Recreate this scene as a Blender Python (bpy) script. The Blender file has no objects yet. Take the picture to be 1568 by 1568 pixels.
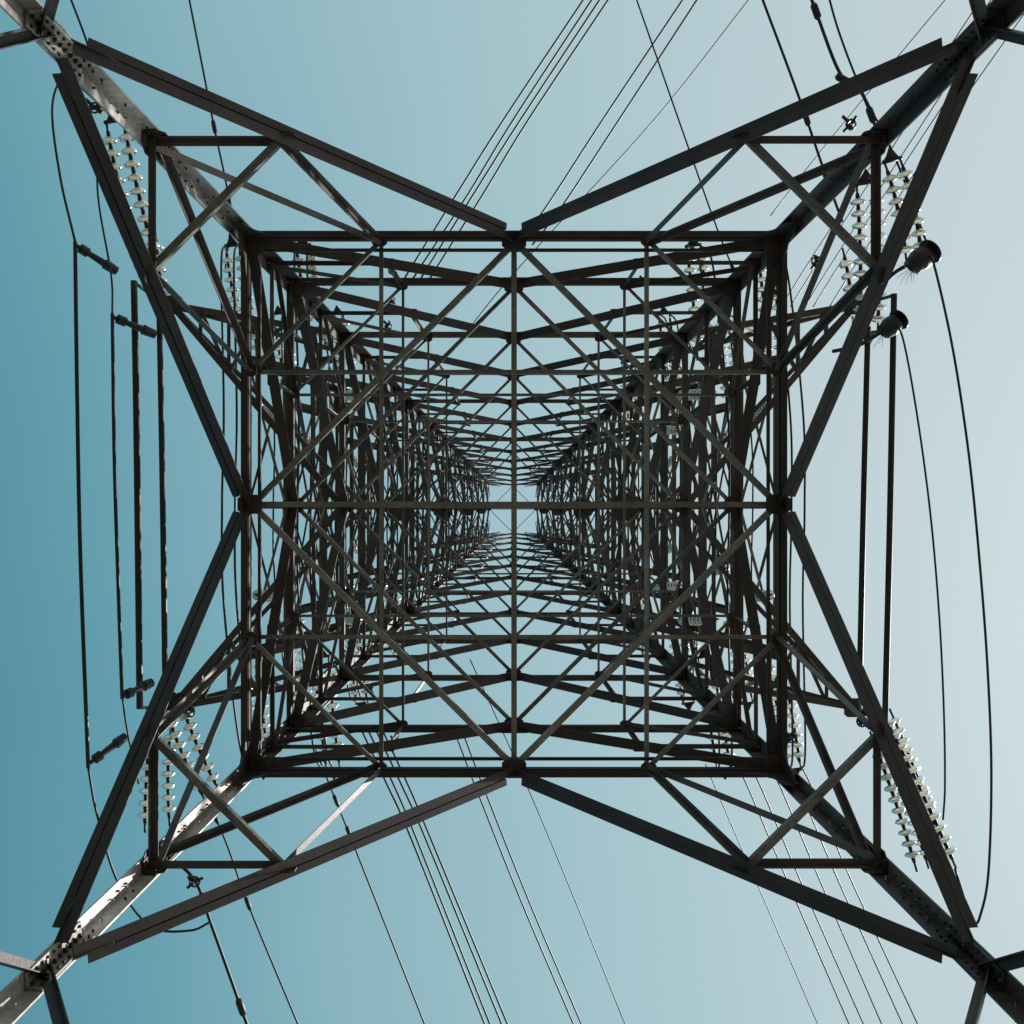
import bpy, math, random
from mathutils import Vector, Matrix
rng=random.Random(7)
scene=bpy.context.scene
CAMX,CAMY,CAMZ=-0.04,0.15,1.6
F=1600.0
def P(px,py,z): return Vector(((px-784)/F*z+CAMX,(py-784)/F*z+CAMY,z+CAMZ))

# ---------------- materials ----------------
def steel(name,c1,c2,rough=0.6,metal=0.25,scale=1.5,rust=None):
    m=bpy.data.materials.new(name); m.use_nodes=True; nt=m.node_tree; N=nt.nodes; L=nt.links
    b=N['Principled BSDF']; b.inputs['Metallic'].default_value=metal
    tc=N.new('ShaderNodeTexCoord')
    n1=N.new('ShaderNodeTexNoise'); n1.inputs['Scale'].default_value=scale; n1.inputs['Detail'].default_value=8; n1.inputs['Roughness'].default_value=0.65
    L.new(tc.outputs['Object'],n1.inputs['Vector'])
    r=N.new('ShaderNodeValToRGB'); r.color_ramp.elements[0].position=0.35; r.color_ramp.elements[1].position=0.68
    r.color_ramp.elements[0].color=(*c1,1); r.color_ramp.elements[1].color=(*c2,1)
    L.new(n1.outputs['Fac'],r.inputs['Fac'])
    n2=N.new('ShaderNodeTexNoise'); n2.inputs['Scale'].default_value=scale*14; n2.inputs['Detail'].default_value=5
    L.new(tc.outputs['Object'],n2.inputs['Vector'])
    mx=N.new('ShaderNodeMix'); mx.data_type='RGBA'; mx.blend_type='MULTIPLY'; mx.inputs['Factor'].default_value=0.5
    r2=N.new('ShaderNodeValToRGB'); r2.color_ramp.elements[0].position=0.35; r2.color_ramp.elements[1].position=0.6
    r2.color_ramp.elements[0].color=(0.45,0.38,0.36,1); r2.color_ramp.elements[1].color=(1,1,1,1)
    L.new(n2.outputs['Fac'],r2.inputs['Fac'])
    L.new(r.outputs['Color'],mx.inputs['A']); L.new(r2.outputs['Color'],mx.inputs['B'])
    # every rolled member weathered slightly differently
    ge=N.new('ShaderNodeNewGeometry'); ml=N.new('ShaderNodeMapRange'); ml.inputs['To Min'].default_value=0.6; ml.inputs['To Max'].default_value=1.35
    L.new(ge.outputs['Random Per Island'],ml.inputs['Value'])
    vs=N.new('ShaderNodeVectorMath'); vs.operation='SCALE'; L.new(mx.outputs['Result'],vs.inputs[0]); L.new(ml.outputs['Result'],vs.inputs['Scale'])
    L.new(vs.outputs[0],b.inputs['Base Color'])
    mr=N.new('ShaderNodeMapRange'); mr.inputs['To Min'].default_value=rough-0.15; mr.inputs['To Max'].default_value=rough+0.15
    L.new(n2.outputs['Fac'],mr.inputs['Value']); L.new(mr.outputs['Result'],b.inputs['Roughness'])
    bp=N.new('ShaderNodeBump'); bp.inputs['Strength'].default_value=0.15; bp.inputs['Distance'].default_value=0.01
    L.new(n2.outputs['Fac'],bp.inputs['Height']); L.new(bp.outputs['Normal'],b.inputs['Normal'])
    return m
M_leg=steel('leg_steel_sunlit',(0.28,0.25,0.23),(0.68,0.64,0.6),0.42,0.2,0.8)  # pale copy of the leg steel: sunlight painted into left legs; bolts share it
M_legr=steel('leg_steel_shaded',(0.05,0.04,0.037),(0.11,0.09,0.083),0.55,0.1,0.8)  # dark copy of the leg steel: shade painted into right legs; upper legs share it
M_brace=steel('brown_weathered_steel',(0.026,0.017,0.0155),(0.056,0.04,0.036),0.58,0.05,1.2)
M_sub=steel('bracing_steel',(0.05,0.038,0.035),(0.11,0.09,0.083),0.52,0.05,1.2)
M_thin=steel('grey_weathered_steel',(0.12,0.12,0.113),(0.26,0.26,0.245),0.5,0.1,1.2)
M_arm=steel('crossarm_steel',(0.045,0.04,0.037),(0.11,0.098,0.09),0.5,0.1,1.2)
M_dark=steel('dark_conductor',(0.012,0.011,0.012),(0.028,0.026,0.028),0.5,0.1,3)
M_wire=steel('aluminium_conductor',(0.018,0.026,0.04),(0.035,0.048,0.06),0.5,0.1,3)
M_teal=steel('weathered_copper_wire',(0.03,0.13,0.17),(0.06,0.19,0.23),0.5,0.1,3)
def glassmat():
    m=bpy.data.materials.new('insulator_glass'); m.use_nodes=True; nt=m.node_tree; N=nt.nodes; L=nt.links
    N.remove(N['Principled BSDF']); out=N['Material Output']
    d=N.new('ShaderNodeBsdfDiffuse'); d.inputs['Color'].default_value=(0.85,0.84,0.75,1)
    t=N.new('ShaderNodeBsdfTranslucent'); t.inputs['Color'].default_value=(0.97,0.95,0.82,1)
    g=N.new('ShaderNodeBsdfGlossy'); g.inputs['Roughness'].default_value=0.12
    tr=N.new('ShaderNodeBsdfTransparent'); tr.inputs['Color'].default_value=(0.92,0.96,0.92,1)
    a=N.new('ShaderNodeMixShader'); a.inputs[0].default_value=0.7; L.new(d.outputs[0],a.inputs[1]); L.new(t.outputs[0],a.inputs[2])
    b=N.new('ShaderNodeMixShader'); b.inputs[0].default_value=0.18; L.new(a.outputs[0],b.inputs[1]); L.new(tr.outputs[0],b.inputs[2])
    fr=N.new('ShaderNodeFresnel'); fr.inputs[0].default_value=1.5
    c=N.new('ShaderNodeMixShader'); L.new(fr.outputs[0],c.inputs[0]); L.new(b.outputs[0],c.inputs[1]); L.new(g.outputs[0],c.inputs[2])
    L.new(c.outputs[0],out.inputs['Surface']); return m
M_glass=glassmat()

# ---------------- mesh bins ----------------
class Bin:
    def __init__(s,mats): s.v=[];s.f=[];s.m=[];s.mats=mats
    def add(s,vs,fs,mi=0):
        o=len(s.v); s.v+= [tuple(v) for v in vs]
        for f in fs: s.f.append(tuple(i+o for i in f)); s.m.append(mi)
    def obj(s,name,parent=None,smooth=False):
        me=bpy.data.meshes.new(name); me.from_pydata(s.v,[],s.f)
        for m in s.mats: me.materials.append(m)
        me.polygons.foreach_set('material_index',s.m)
        if smooth: me.polygons.foreach_set('use_smooth',[True]*len(s.f))
        me.update(); ob=bpy.data.objects.new(name,me); scene.collection.objects.link(ob)
        if parent: ob.parent=parent
        return ob
def frame(d,n):
    n=n-d*n.dot(d)
    if n.length<1e-4: n=d.orthogonal()
    n.normalize(); return d.cross(n).normalized(),n
def angle(b,p0,p1,w,n,t=None,flip=False,w2=None,off=None,mi=0,ucen=True):
    p0=Vector(p0);p1=Vector(p1);d=(p1-p0)
    if d.length<1e-4: return
    d.normalize(); u,n=frame(d,Vector(n))
    if flip: u=-u
    if t is None: t=max(0.012,w*0.11)
    if w2 is None: w2=w
    if off is None: off=rng.uniform(-0.012,0.012)
    sec=[(0,0),(w,0),(w,t),(t,t),(t,w2),(0,w2)]
    uo=-w/2 if ucen else 0
    vs=[]
    for p in (p0,p1):
        for (a,c) in sec: vs.append(p+u*(a+uo)+n*(c+off))
    fs=[]
    for i in range(6):
        j=(i+1)%6; fs.append((i,j,j+6,i+6))
    fs+=[(0,3,2,1),(0,5,4,3),(6,7,8,9),(6,9,10,11)]
    b.add(vs,fs,mi)
def plate(b,c,u,v,pts,t=0.02,mi=0):
    u=u.normalized(); n=u.cross(v).normalized(); v=n.cross(u)
    k=len(pts); vs=[]
    o=rng.uniform(-0.006,0.006)
    for s in (-t/2+o,t/2+o):
        for (a,c2) in pts: vs.append(c+u*a+v*c2+n*s)
    fs=[tuple(range(k))[::-1],tuple(range(k,2*k))]+[(i,(i+1)%k,(i+1)%k+k,i+k) for i in range(k)]
    b.add(vs,fs,mi)
def oct_pts(a,c,ch=0.3):
    x=a*(1-ch);y=c*(1-ch)
    return [(x,-c),(a,-y),(a,y),(x,c),(-x,c),(-a,y),(-a,-y),(-x,-c)]
def tube(b,pts,r,seg=6,mi=0):
    pts=[Vector(p) for p in pts]; vs=[];fs=[]; ref=None
    for i,p in enumerate(pts):
        d=(pts[min(i+1,len(pts)-1)]-pts[max(i-1,0)]).normalized()
        if ref is None: ref=d.orthogonal()
        u,ref=frame(d,ref)
        rr=r[i] if isinstance(r,(list,tuple)) else r
        for k in range(seg):
            a=2*math.pi*k/seg; vs.append(p+(u*math.cos(a)+ref*math.sin(a))*rr)
    for i in range(len(pts)-1):
        for k in range(seg):
            k2=(k+1)%seg; fs.append((i*seg+k,i*seg+k2,(i+1)*seg+k2,(i+1)*seg+k))
    fs.append(tuple(range(seg))[::-1]); fs.append(tuple((len(pts)-1)*seg+k for k in range(seg)))
    b.add(vs,fs,mi)
def bolt(b,c,n,r=0.022,h=0.03):
    tube(b,[c,c+n*h],r,6)
def catmull(pts,n=10):
    pts=[Vector(p) for p in pts]; out=[]
    q=[pts[0]*2-pts[1]]+pts+[pts[-1]*2-pts[-2]]
    for i in range(1,len(q)-2):
        for k in range(n):
            t=k/n;a,b_,c,d=q[i-1],q[i],q[i+1],q[i+2]
            out.append(0.5*((2*b_)+(c-a)*t+(2*a-5*b_+4*c-d)*t*t+(-a+3*b_-3*c+d)*t**3))
    out.append(pts[-1]); return out

# ---------------- tower ----------------
tower=bpy.data.objects.new('transmission_tower',None); scene.collection.objects.link(tower)
def W(z): return 7.275-0.1*z            # half width vs height above camera
def FP(k,s,w,z):                         # face k, along s, outward w
    a=[(s,-w),(w,s),(-s,w),(-w,-s)][k]; return Vector((a[0],a[1],z+CAMZ))
def FN(k): return Vector([(0,-1,0),(1,0,0),(0,1,0),(-1,0,0)][k])
Z0=13.3
LV=[20.35,23.14,27.5,31.8,36.0,40.0,43.6,46.8,49.7,52.4,54.8,57.0,58.8]
SC=[1,1,0.95,0.88,0.82,0.76,0.7,0.64,0.58,0.52,0.47,0.43,0.4]
legs=Bin([M_leg,M_legr]);br=Bin([M_brace]);sub=Bin([M_sub]);dia=Bin([M_thin]);gus=Bin([M_brace]);bolts=Bin([M_leg]);rings=Bin([M_brace,M_sub]);legd=Bin([M_legr])
segs=[-1.6,4,Z0,17,LV[0],27.5,36,46.8,58.8]
wd=[0.27,0.27,0.27,0.27,0.30,0.28,0.24,0.19]
for sx,sy in ((-1,-1),(1,-1),(1,1),(-1,1)):
    lm=0 if sx<0 else 1  # left legs take the painted sunlit tone, right legs the shaded one
    for i in range(len(segs)-1):
        za,zb=segs[i],segs[i+1]; w=wd[i]; t=0.03
        vs=[]
        for z in (za,zb):
            h=W(z)
            for (a,c) in [(0,0),(w,0),(w,t),(t,t),(t,w),(0,w)]:
                vs.append(Vector((sx*(h+0.03-a),sy*(h+0.03-c),z+CAMZ)))
        fs=[(j,(j+1)%6,(j+1)%6+6,j+6) for j in range(6)]+[(0,3,2,1),(0,5,4,3),(6,7,8,9),(6,9,10,11)]
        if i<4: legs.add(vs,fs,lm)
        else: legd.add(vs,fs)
    for zc,ln in ((Z0+0.1,1.3),(16.3,0.8),(LV[0],1.0),(9.0,0.9),(25,0.7),(30,0.6)):
        ax=(Vector((sx*W(zc+1),sy*W(zc+1),zc+1))-Vector((sx*W(zc),sy*W(zc),zc))).normalized()
        for f in (0,1):
            h=W(zc)
            if f==0: c=Vector((sx*(h-0.13),sy*(h-0.025),zc+CAMZ)); n=Vector((0,-sy,0)); ud=Vector((-sx,0,0))
            else: c=Vector((sx*(h-0.025),sy*(h-0.13),zc+CAMZ)); n=Vector((-sx,0,0)); ud=Vector((0,-sy,0))
            pp=[(-ln/2,-0.10),(ln/2,-0.10),(ln/2,0.10),(-ln/2,0.10)]
            if zc>16: plate(gus,c,ax,ud,pp,0.03)
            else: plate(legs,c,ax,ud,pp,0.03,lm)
            if zc<21:
                for a in range(int(ln/0.13)):
                    for q in (-0.06,0.05):
                        bolt(gus,c+ax*(-ln/2+0.07+a*0.13)+ud*q+n*0.015,n)
    z=14.2
    while z<20:
        for f in (0,1):
            h=W(z)
            if rng.random()<0.75:
                c=Vector((sx*(h-0.12),sy*(h-0.0),z+CAMZ)) if f==0 else Vector((sx*(h-0.0),sy*(h-0.12),z+CAMZ))
                n=Vector((0,-sy,0)) if f==0 else Vector((-sx,0,0)); bolt(gus,c,n,0.018,0.035)
        z+=0.24 if rng.random()<.6 else 0.7
    if (sx,sy) in ((-1,-1),(1,1),(-1,1)):
        z=4
        while z<58:
            h=W(z); k=int(z*3)%2
            c=Vector((sx*(h-0.1),sy*(h),z+CAMZ)); n=Vector((0,sy,0)) if k else Vector((sx,0,0))
            if not k: c=Vector((sx*h,sy*(h-0.1),z+CAMZ))
            tube(bolts,[c-n*0.06,c+n*0.17],0.011,6); z+=0.42
ZL=3.2
def panel(k,za,zb,wv,ws,tt,big):
    wa,wb=W(za),W(zb); N=-FN(k)
    mid=FP(k,0,wb,zb)
    z1=Vector((0,0,1)); un=(FP(k,1,0,0)-FP(k,0,0,0)).normalized()
    for s in (-1,1):
        A=FP(k,s*wa,wa,za)
        d=(mid-A).normalized()
        angle(br,A+d*(0.3 if big else 0.1),mid-d*0.12,wv,N,flip=(s>0))
        if big: angle(br,A+d*0.5,mid-d*0.3,wv*0.8,-N,flip=(s<0),off=0.02)
        V=A.lerp(mid,tt); zv=V.z-CAMZ; LG=FP(k,s*W(zv),W(zv),zv); Q=FP(k,s*wb*0.5,wb,zb)
        angle(sub,V,LG,ws,N,off=0.03); angle(sub,V,Q,ws,N,off=0.05,flip=True); angle(sub,LG,Q,ws,N,off=0.09)
        if big:
            gp=[(0.05,-0.10),(0.85,-0.085),(0.95,0.05),(0.7,0.12),(0.05,0.11)]
            plate(gus,A,d,z1,gp if s*1>0 else [(a,-c) for a,c in gp][::-1])
            c=FP(k,s*wb,wb-0.03,zb); u2=un*(-s)
            plate(gus,c,u2,-z1,[(0,-0.1),(0.75,-0.1),(0.8,0.08),(0.45,0.22),(0.3,0.5),(0.2,0.95),(0.02,1.0)],0.025)
            # stitch bolts down the doubled member
            L_=(mid-A).length; q=0.9
            while q<L_-0.4:
                bolt(gus,A+d*q-N*0.02,-N,0.02,0.05); q+=0.55
        else:
            plate(gus,FP(k,s*(wa-0.22),wa-0.04,za+0.1),un,z1,oct_pts(wv*1.4,wv*1.4,0.35))
        plate(gus,V,un,z1,oct_pts(ws*1.6,ws*1.2,0.35)); plate(gus,LG-un*s*ws*1.2,un,z1,oct_pts(ws*1.4,ws*1.5,0.35))
    plate(gus,mid+Vector((0,0,-0.08)),un,z1,oct_pts(wv*2.0,wv*1.3,0.4))
    for dx in (-1.5,-0.7,0.7,1.5):
        if big: bolt(bolts,mid+un*dx*wv+Vector((0,0,-0.12))-N*-0.02,N,0.018)
for k in range(4):
    panel(k,Z0,LV[0],0.155,0.12,0.40,True)
    for s in (-1,1):
        A=FP(k,s*W(Z0),W(Z0),Z0-0.1); Mi=FP(k,0,W(ZL),ZL)
        angle(br,A,Mi,0.14,-FN(k)); 
    angle(br,FP(k,-W(ZL),W(ZL),ZL),FP(k,W(ZL),W(ZL),ZL),0.2,-FN(k))
    for i in range(len(LV)-1):
        za,zb=LV[i],LV[i+1]; sc=SC[i]
        panel(k,za,zb,0.215*sc,0.085*sc,0.5,False)
    for i,z in enumerate(LV):
        w=W(z); sc=SC[i]; N=-FN(k)
        wr=0.17 if i==0 else 0.15*sc
        angle(rings,FP(k,-w,w,z),FP(k,w,w,z),wr,Vector((0,0,1)),mi=0 if i<2 else 1)  # higher rings take the lighter steel, aerial haze put into the colour
        if i==0:
            angle(rings,FP(k,-w+0.1,w+0.06,z+0.02),FP(k,w-0.1,w+0.06,z+0.02),0.12,N)
            angle(rings,FP(k,-w+0.3,w-0.22,z+0.25),FP(k,w-0.3,w-0.22,z+0.25),0.06,Vector((0,0,1)))
        wd_=(0.10 if i==0 else 0.075*sc)
        up=Vector((0,0,1))
        a=FP(k,0,w-0.08,z+0.03*k); nx=FP((k+1)%4,0,w-0.08,z+0.03*k)
        if i<8 or i==12: angle(dia,a,nx,wd_*1.15,up,off=0.06+0.03*k)
        if i<5:
            angle(dia,FP(k,w*0.5,w-0.05,z),FP((k+1)%4,-w*0.5,w-0.05,z),wd_*0.8,up,off=0.12+0.02*k)
        for s in (-1,1):
            pl=FP(k,s*(w-wr*0.9),w-wr*0.9,z-0.03)
            if i<6: plate(gus,pl,Vector((1,0,0)),Vector((0,1,0)),oct_pts(wr*1.4,wr*1.4,0.45))
        plate(gus,FP(k,0,w-0.1,z-0.02),Vector((1,0,0)),Vector((0,1,0)),oct_pts(wr*1.4,wr*1.1,0.4))
        if i<4:
            for s in (-.5,.5): plate(gus,FP(k,s*w,w-0.08,z-0.02),Vector((1,0,0)),Vector((0,1,0)),oct_pts(wr*0.9,wr*0.8,0.4))
tt=0.40
for k in range(4):
    A=FP(k,W(Z0),W(Z0),Z0);m=FP(k,0,W(LV[0]),LV[0]);V=A.lerp(m,tt)
    k2=(k+1)%4;A2=FP(k2,-W(Z0),W(Z0),Z0);m2=FP(k2,0,W(LV[0]),LV[0]);V2=A2.lerp(m2,tt)
    angle(dia,V,V2,0.115,Vector((0,0,1)))
for i,z in enumerate(LV):
    w=W(z); sc=SC[i]; wd_=0.10 if i==0 else 0.07*sc; up=Vector((0,0,1)); zz=z+CAMZ
    for q,(a,c) in enumerate(((Vector((-w,0,zz)),Vector((w,0,zz))),(Vector((0,-w,zz)),Vector((0,w,zz))))):
        if i in (0,1,2,3,5,12): angle(dia,a,c,wd_*1.1,up,off=0.18+0.04*q)
    if i<4:
        for q,s in enumerate((-0.5,0.5)):
            angle(dia,(s*w,-w,zz),(s*w,w,zz),wd_*0.85,up,off=0.26); angle(dia,(-w,s*w,zz),(w,s*w,zz),wd_*0.85,up,off=0.30)
legs.obj('lower_legs',tower);legd.obj('upper_legs',tower);br.obj('main_bracing',tower);sub.obj('secondary_bracing',tower);dia.obj('plan_bracing',tower)
gus.obj('gusset_plates',tower);bolts.obj('bolts_and_steps',tower);rings.obj('horizontal_rings',tower)

# ---------------- cross arms ----------------
arm=Bin([M_arm,M_thin]);up=Vector((0,0,1))
def crossarm(sd,z,tipx,hy,depth,n,wc,wl):
    w=W(z); w2=W(z+depth)
    def B(t,s): return Vector((sd*(w+(tipx-w)*t),s*(w+(hy-w)*t),z+CAMZ))
    def T(t,s): return Vector((sd*(w2+(tipx-w2)*t),s*(w2+(hy*0.97-w2)*t),z+CAMZ+depth*(1-t)+0.25))
    for s in (-1,1):
        angle(arm,B(0,s),B(1,s),wc,up); angle(arm,T(0,s),T(1,s),wc,-up)
        for i in range(n):
            a,b=i/n,(i+1)/n
            angle(arm,B(a,s),T(b,s),wl,Vector((0,s,0)),off=0.02)
            angle(arm,B(b,s),T(b,s),wl,Vector((0,s,0)),off=0.05)
            angle(arm,B(a,s),B((a+b)/2,s*0.5),wl,up,off=0.03,mi=1)
            angle(arm,B(b,s),B((a+b)/2,s*0.5),wl,up,off=0.05,mi=1)
            angle(arm,B(a,0),B((a+b)/2,s*0.5),wl,up,off=0.07,mi=1)
            angle(arm,B(b,0),B((a+b)/2,s*0.5),wl,up,off=0.09)
            if i%2==0: angle(arm,T(a,s),T(b,-s),wl,up,off=0.05*s)
    for i in range(1,n+1):
        t=i/n
        angle(arm,B(t,-1),B(t,1),wc*(0.95 if i in(n,) else 0.75),up,off=0.08)
        angle(arm,T(t,-1),T(t,1),wl*1.1,up)
    angle(arm,B(0,0),B(1,0),wl,up,off=0.1)
    plate(arm,B(0,0)+up*-0.05,Vector((1,0,0)),Vector((0,1,0)),oct_pts(wc*1.8,wc*1.8,0.4))
ARMS=[(35.0,8.9,5.0,3.0,4,0.25,0.085),(43.6,9.3,4.4,2.8,5,0.22,0.08),(50.5,8.2,3.4,2.4,5,0.18,0.075),(56.0,5.5,2.2,1.8,4,0.14,0.065)]
for sd in (-1,1):
    for A in ARMS: crossarm(sd,*A)
    z=27.5; w=W(z); tx=9.0; ty=5.3
    for s in (-1,1):
        tip=Vector((sd*tx,s*ty,z+CAMZ)); c=Vector((sd*w,s*w,z+CAMZ)); m=Vector((sd*w,0,z+CAMZ)); tp=Vector((sd*W(z+2.5),s*W(z+2.5),z+2.5+CAMZ)); tpm=Vector((sd*W(z+2.5),0,z+2.5+CAMZ))
        for q in (c,m): angle(arm,q,tip,0.17,up)
        angle(arm,tp,tip+up*0.2,0.14,up); angle(arm,tpm,tip+up*0.2,0.12,up)
        for i in range(1,6):
            t=i/6; a=c.lerp(tip,t);b=m.lerp(tip,t);d=tp.lerp(tip,t); a2=c.lerp(tip,(i-1)/6);b2=m.lerp(tip,(i-1)/6)
            angle(arm,a,b,0.095,up,off=0.05); angle(arm,a,b2,0.095,up,off=0.08) if i%2 else angle(arm,a2,b,0.095,up,off=0.08)
            angle(arm,a,d,0.08,Vector((0,1,0))); angle(arm,a2,d,0.08,Vector((0,1,0)))
        plate(arm,tip,Vector((1,0,0)),Vector((0,1,0)),oct_pts(0.3,0.25))
arm.obj('cross_arms',tower)

# footings
conc=steel('footing_concrete',(0.25,0.24,0.22),(0.4,0.39,0.36),0.8,0,2)
fb=Bin([conc])
for sx in (-1,1):
    for sy in (-1,1):
        h=W(-1.6); c=Vector((sx*h,sy*h,0))
        tube(fb,[c+Vector((0,0,-0.5)),c+Vector((0,0,0.25)),c+Vector((0,0,0.3))],[0.75,0.75,0.7],24)
fb.obj('concrete_footings',tower)

# ---------------- insulators ----------------
def istring(p0,p1,r=0.19,par=0,extra=0.5,name='insulator_string'):
    b=Bin([M_dark,M_glass]); p0=Vector(p0);p1=Vector(p1); d=(p1-p0).normalized()
    side=d.cross(up).normalized()*par
    for sgn in ((0,) if par==0 else (-1,1)):
        a=p0+side*sgn; e=p1+side*sgn; L=(e-a).length
        n=int((L-extra)/(0.28*r/0.19)); sp=(L-extra)/max(n,1)
        def pt(t): return a.lerp(e,t)-up*(0.18*4*t*(1-t))
        tube(b,[pt(0),pt(extra*.5/L)],0.03,6,0); tube(b,[pt(1-extra*.5/L),pt(1)],0.03,6,0)
        for i in range(n):
            s=(extra/2+i*sp)/L; q=pt(s); q2=pt(s+sp/L); dd=q2-q
            sc=rng.uniform(.96,1.04)*r
            tube(b,[q,q+dd*.12,q+dd*.34,q+dd*.40],[sc*.35,sc*.85,sc,sc*.93],14,1)
            tube(b,[q+dd*.38,q+dd*.62],[sc*.92,sc*.35],14,1)
            tube(b,[q+dd*.55,q+dd*1.05],[sc*.30,sc*.22],8,0)
    if par:
        for q in (p0,p1): 
            tube(b,[q-side*1.25,q+side*1.25],0.05,6,0)
            plate(b,q,d,side,[(0,-par),(0.0,par),(0.35 if q==p1 else -0.35,0)],0.03)
    return b.obj(name,None,True)
istring(P(226,400,27.0),P(176,185,26.2),0.21,0.22)
istring(P(228,440,28.4),P(138,200,27.8),0.18)
istring(P(262,520,29),P(238,355,29),0.2)
istring(P(236,1080,27.4),P(222,1275,26.4),0.19,0.0)
istring(P(262,1070,27.4),P(326,1220,26.6),0.18,0.22)
istring(P(262,1110,27.4),P(260,1265,26.6),0.18)
istring(P(1330,510,27.5),P(1326,280,26.4),0.2,0.24)
istring(P(1400,400,26.5),P(1366,245,26.2),0.2,0.20)
istring(P(1306,500,29),P(1290,380,29),0.2,0.0)
istring(P(1350,1090,27),P(1464,1330,25.5),0.19,0.0)
istring(P(1362,1085,27.5),P(1440,1290,26.6),0.16,0.0)
istring(P(1332,1120,27),P(1404,1335,25.6),0.18,0.0)
istring(P(1346,1120,27.5),P(1422,1330,26.1),0.17,0.0)
def cable(pts,r,mat,name,cat=True,clamps=()):
    b=Bin([mat,M_dark]); q=catmull(pts,8) if cat else pts
    tube(b,q,r,8)
    for t in clamps:
        i=int(t*(len(q)-2)); d=(q[i+1]-q[i]).normalized(); tube(b,[q[i],q[i]+d*0.08,q[i]+d*0.4,q[i]+d*0.48],[r*1.3,r*2.2,r*2.2,r*1.3],8,1)
    return b.obj(name,None,True)
for (z,tipx,hy,dep,n,_,_) in ARMS[:3]:
    for sd in (-1,1):
        for s in (-1,1):
            for fx in (0.98,0.72):
                x=sd*tipx*fx
                istring((x,s*hy,z+CAMZ),(x+0.5*s,s*(hy+3.6),z+CAMZ-0.7),0.21,0.22)
            istring((sd*tipx*0.9,s*hy*0.6,z+CAMZ),(sd*tipx*0.9,s*hy*0.6-0.3,z+CAMZ-2.6),0.18)
            istring((sd*tipx*0.62,s*hy*0.75,z+CAMZ),(sd*tipx*0.62+0.8,s*hy*0.75-0.3*s,z+CAMZ-2.8),0.18)
        # slack jumper loops slung beneath the arm, end to end of the strings
        for fx in (0.98,0.72):
            for o in (-0.2,0.2):
                x=sd*tipx*fx+o; zz=z+CAMZ
                cable([(x-0.5,-hy-3.6,zz-.8),(x-.3,-hy-2.6,zz-2.0),(x,-hy*0.6,zz-2.8),(x,0,zz-3.0),(x,hy*0.6,zz-2.8),(x+.3,hy+2.6,zz-2.0),(x+0.5,hy+3.6,zz-.8)],0.035,M_dark,'jumper_cable')

# ---------------- jumper tubes and loops ----------------
jz=25
cable([P(172,180,26.2),P(142,150,26.2),P(100,120,25.8),P(80,165,25.4),P(92,270,25),P(115,370,jz)],0.03,M_dark,'jumper_cable')
cable([P(135,1175,jz),P(148,1245,25.2),P(180,1350,25.6),P(230,1418,26),P(290,1425,26.3),P(322,1412,26.5)],0.03,M_dark,'jumper_cable',True)
cable([P(115,370,jz),P(118,600,jz),P(123,850,jz),P(135,1175,jz)],0.05,M_dark,'jumper_tube')
cable([P(172,480,jz),P(175,700,jz),P(181,900,jz),P(187,1070,jz)],0.045,M_dark,'jumper_tube')
cable([P(150,200,27),P(150,300,26),P(170,420,25.5),P(172,480,jz)],0.025,M_dark,'jumper_cable')
cable([P(187,1065,jz),P(195,1120,25.3),P(212,1200,26.2)],0.025,M_dark,'jumper_cable')
cable([P(205,430,26),P(209,650,26),P(214,1085,26)],0.085,M_dark,'jumper_tube')
cable([P(244,480,26),P(249,760,26),P(253,1060,26)],0.075,M_dark,'jumper_tube')
cable([P(1329,500,26),P(1322,780,26),P(1316,1060,26)],0.075,M_dark,'jumper_tube')
cable([P(1369,450,26),P(1363,780,26),P(1355,1110,26)],0.08,M_dark,'jumper_tube')
for a,c in (((205,432),(236,455)),((214,1083),(240,1085)),((244,482),(250,470)),((253,1058),(250,1085)),((1329,502),(1318,470)),((1369,452),(1325,465)),((1316,1058),(1318,1090)),((1355,1108),(1322,1092))):
    cable([P(*a,26),P((a[0]+c[0])/2,(a[1]+c[1])/2,26.8),P(*c,27.5)],0.045,M_dark,'jumper_hanger')
cable([P(1420,385,25.5),P(1432,412,25.2),P(1460,540,25),P(1484,700,25),P(1500,860,25),P(1512,1020,25),P(1518,1180,25),P(1514,1330,25.2),P(1503,1395,25.4),P(1490,1410,25.5),P(1462,1330,25.6)],0.03,M_dark,'jumper_cable')
cable([P(1368,495,25.5),P(1383,520,25.2),P(1405,640,25),P(1425,790,25),P(1438,940,25),P(1445,1080,25),P(1447,1200,25.2),P(1444,1255,25.5)],0.025,M_dark,'jumper_cable')
def hanger(a,c,r=0.1):
    b=Bin([M_dark]); d=(c-a); tube(b,[a,a+d*.1,a+d*.12,a+d*.3,a+d*.32,a+d*.7,a+d*.72,c],[.05,.05,r*1.2,r*1.2,r*.7,r*.9,r*1.3,r*1.1],10)
    return b.obj('jumper_support_post',None,False)
hanger(P(115,375,jz),P(178,415,25.8)); hanger(P(172,485,jz),P(237,512,25.8)); hanger(P(188,1066,jz),P(232,1045,25.8)); hanger(P(138,1168,jz),P(192,1128,25.8))
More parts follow.
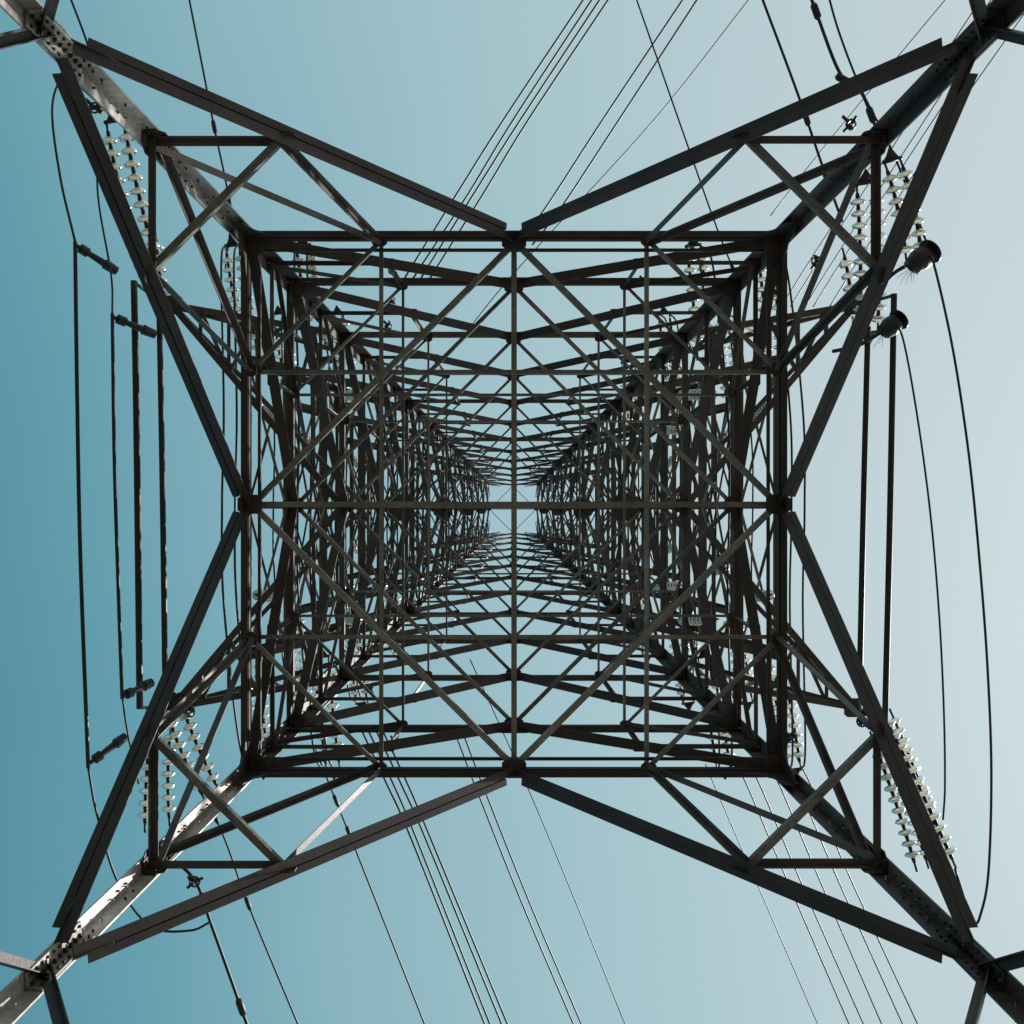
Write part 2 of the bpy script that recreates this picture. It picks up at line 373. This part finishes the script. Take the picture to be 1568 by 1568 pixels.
for (x,y,r) in ((1412,395,0.28),(1366,498,0.24)):
    b=Bin([M_dark]); c=P(x,y,25.6); ax=Vector((0.75,-0.6,0.25)).normalized()
    tube(b,[c-ax*r*1.6,c-ax*r*1.2,c-ax*r*.5,c+ax*r*.2,c+ax*r*.7],[r*.25,r*.8,r,r,r*.75],18)
    tube(b,[c+ax*r*1.0,c+ax*r*1.12],[r*1.15,r*1.15],22); tube(b,[c,c+ax*r*1.05],r*.3,8)
    for i in range(22):
        dd=Vector((rng.gauss(0,1),rng.gauss(0,1),rng.gauss(0,.5))).normalized(); tube(b,[c-ax*r*1.3,c-ax*r*1.3+(dd-ax*.8)*r*rng.uniform(.8,1.3)],0.004,3)
    b.obj('counterweight')
    cable([P(x,y,25.6),P(x-50,y+30,26),P(x-90,y+95 if y<450 else y+40,27)],0.05,M_dark,'jumper_cable')

# ---------------- power lines ----------------
def line(pts,z,r,mat,clamps=(),zo=None,name='power_line',ext=70):
    zo=zo or z
    q=[P(x,y,z+(zo-z)*i/max(1,len(pts)-1)) for i,(x,y) in enumerate(pts)]
    d=(q[-1]-q[-2]).normalized(); q=catmull(q,8)
    q+= [q[-1]+d*ext*0.5-up*0.5, q[-1]+d*ext-up*0.2]
    return cable(q,r,mat,name,False,clamps)
for i,(x0,x1,xm) in enumerate(((893,607,730),(906,620,745),(918,632,756),(931,646,768))):
    line([(x1+10 ,430),(xm-30,300 if i%2 else 296),(xm+40,185),(x0,0)],44,0.042,M_wire)
for x0,xa,xm in ((1045,826,925),(1067,850,950)):
    line([(xa-35,375),(xa+8,320),(xm,180),(x0,0)],44,0.04,M_wire)
line([(690,540),(790,415),(1000,185),(1146,0)],50,0.028,M_teal)
line([(1180,330),(1250,240),(1360,105),(1447,0)],50,0.026,M_teal)
for a,b_ in ((1508,1226),(1524,1240),(1542,1262),(1560,1275),(1590,1300)):
    line([(b_-30,470),(b_+20,390),(b_+150,190),(a,-10)],44,0.024,M_wire)
line([(345,415),(352,320),(326,185),(290,0)],36,0.035,M_dark,(.33,.6))
line([(1130,430),(1098,350),(1052,220),(975,0)],40,0.032,M_dark,(.05,))
line([(1290,340),(1262,262),(1222,145),(1168,0)],34,0.045,M_dark,(.3,.55))
line([(1345,205),(1318,140),(1285,110),(1243,0)],30,0.05,M_dark,(.1,.5,.9))
line([(1420,375),(1370,240),(1320,140),(1285,50),(1265,-20)],27,0.03,M_dark)
line([(172,180),(150,115),(128,50),(107,-5)],27,0.03,M_dark)
for x0,xm,x1 in ((590,630,742),(600,638,750),(612,652,768),(622,660,777)):
    line([(x0-40,1110),(x0+2,1200),(xm,1285),(x1,1568)],44,0.042,M_wire)
for x0,x1 in ((722,878),(734,890)):
    line([(x0-26,1120),(x0+14,1225),(x0+78,1385),(x1,1568)],44,0.035,M_wire)
line([(720,1010),(812,1215),(885,1390),(957,1568)],50,0.028,M_teal)
line([(1080,1170),(1110,1240),(1175,1390),(1252,1568)],50,0.026,M_teal)
for x0,x1 in ((1142,1300),(1162,1322),(1192,1350),(1220,1382),(1240,1405)):
    line([(x0-20,1160),(x0+5,1210),(x0+62,1345),(x1,1568)],44,0.03,M_wire)
line([(480,1140),(520,1240),(548,1310),(650,1568)],40,0.035,M_dark,(.25,.5))
line([(318,1225),(348,1295),(382,1390),(456,1568)],36,0.035,M_dark,(.1,.6))
line([(240,1300),(296,1345),(325,1420),(378,1568)],28,0.045,M_dark,(.45,.9))

# ---------------- hardware nodes at conductor clamps ----------------
hb=Bin([M_dark])
for (x,y,z) in ((145,165,26.5),(212,400,27),(240,450,27),(1303,190,28),(1345,400,27),(298,1350,27),(1250,400,29),(1320,1105,27),(1212,1130,29),(290,1090,27),(600,415,42),(600,460,43),(595,500,44),(565,1055,43),(605,1135,42),(985,430,42),(1125,1060,36),(440,1120,33)):
    c=P(x,y,z)
    for i in range(7):
        d=Vector((rng.uniform(-1,1),rng.uniform(-1,1),rng.uniform(-.4,.4)))*0.24
        tube(hb,[c+d*0.2,c+d],[0.05,rng.uniform(.03,.07)],7)
    tube(hb,[c+Vector((0.13*math.cos(t),0.13*math.sin(t),0)) for t in [i*math.pi/6 for i in range(13)]],0.025,6)
hb.obj('clamp_hardware',tower)

# ---------------- ground ----------------
g=bpy.data.materials.new('dry_grass_ground'); g.use_nodes=True; N=g.node_tree.nodes; L=g.node_tree.links
nn=N.new('ShaderNodeTexNoise'); nn.inputs['Scale'].default_value=0.6; nn.inputs['Detail'].default_value=10
tc=N.new('ShaderNodeTexCoord'); L.new(tc.outputs['Object'],nn.inputs['Vector'])
r=N.new('ShaderNodeValToRGB'); r.color_ramp.elements[0].position=.35; r.color_ramp.elements[1].position=.65
r.color_ramp.elements[0].color=(0.075,0.075,0.055,1); r.color_ramp.elements[1].color=(0.165,0.145,0.115,1)
L.new(nn.outputs['Fac'],r.inputs['Fac']); L.new(r.outputs['Color'],N['Principled BSDF'].inputs['Base Color']); N['Principled BSDF'].inputs['Roughness'].default_value=0.95
gb=Bin([g]); gb.add([(-2000,-2000,0),(2000,-2000,0),(2000,2000,0),(-2000,2000,0)],[(0,1,2,3)]); gb.obj('ground')

# ---------------- light ----------------
EL=math.radians(47); az=Vector((1.0,0.16)).normalized()
sd=Vector((az.x*math.cos(EL),az.y*math.cos(EL),math.sin(EL)))
sun=bpy.data.lights.new('sun','SUN'); sun.energy=5; sun.angle=math.radians(.5); sun.color=(1,.95,.88)
so=bpy.data.objects.new('sun',sun); scene.collection.objects.link(so); so.rotation_euler=sd.to_track_quat('Z','Y').to_euler()
w=bpy.data.worlds.new('World'); scene.world=w; w.use_nodes=True; N=w.node_tree.nodes; L=w.node_tree.links
sk=N.new('ShaderNodeTexSky'); sk.sky_type='NISHITA'; sk.sun_disc=False; sk.sun_elevation=EL; sk.sun_rotation=math.atan2(az.x,az.y)
sk.air_density=1.0; sk.dust_density=1.0; sk.ozone_density=1.0
# thin high haze: brighter and whiter on the sun's side of the sky
ST=0.12
tc=N.new('ShaderNodeTexCoord'); dp=N.new('ShaderNodeVectorMath'); dp.operation='DOT_PRODUCT'; dp.inputs[1].default_value=(1.0,-0.14,0)
L.new(tc.outputs['Generated'],dp.inputs[0])
hz=N.new('ShaderNodeTexNoise'); hz.inputs['Scale'].default_value=2.2; hz.inputs['Detail'].default_value=3; L.new(tc.outputs['Generated'],hz.inputs['Vector'])
hm=N.new('ShaderNodeMath'); hm.operation='MULTIPLY_ADD'; hm.inputs[1].default_value=0.12; hm.inputs[2].default_value=-0.06; L.new(hz.outputs['Fac'],hm.inputs[0])
ha=N.new('ShaderNodeMath'); ha.operation='ADD'; L.new(dp.outputs['Value'],ha.inputs[0]); L.new(hm.outputs[0],ha.inputs[1])
mr=N.new('ShaderNodeMapRange'); mr.inputs['From Min'].default_value=-0.5; mr.inputs['From Max'].default_value=0.5; L.new(ha.outputs[0],mr.inputs['Value'])
rp=N.new('ShaderNodeValToRGB'); e=rp.color_ramp.elements
e[0].position=0.03; e[0].color=(0.075,0.25,0.30,1); e[1].position=0.95; e[1].color=(0.50,0.585,0.585,1)
for p,cc in ((0.14,(0.11,0.31,0.36)),(0.3,(0.22,0.41,0.45)),(0.5,(0.325,0.495,0.52)),(0.75,(0.44,0.56,0.565))):
    x=rp.color_ramp.elements.new(p); x.color=(*cc,1)
L.new(mr.outputs['Result'],rp.inputs['Fac'])
sc_=N.new('ShaderNodeVectorMath'); sc_.operation='SCALE'; sc_.inputs['Scale'].default_value=1/ST; L.new(rp.outputs['Color'],sc_.inputs[0])
s2=N.new('ShaderNodeVectorMath'); s2.operation='SCALE'; s2.inputs['Scale'].default_value=0.22; L.new(sk.outputs[0],s2.inputs[0])
ad=N.new('ShaderNodeVectorMath'); ad.operation='ADD'; L.new(sc_.outputs[0],ad.inputs[0]); L.new(s2.outputs[0],ad.inputs[1])
L.new(ad.outputs[0],N['Background'].inputs['Color']); N['Background'].inputs['Strength'].default_value=ST
# ---------------- camera ----------------
c=bpy.data.cameras.new('camera'); co=bpy.data.objects.new('camera',c); scene.collection.objects.link(co)
co.location=(CAMX,CAMY,CAMZ); co.rotation_euler=(math.pi,0,0); c.sensor_width=36; c.lens=36*F/1568; c.clip_end=5000
scene.camera=co
scene.view_settings.view_transform='Standard'; scene.view_settings.look='None'; scene.view_settings.exposure=0
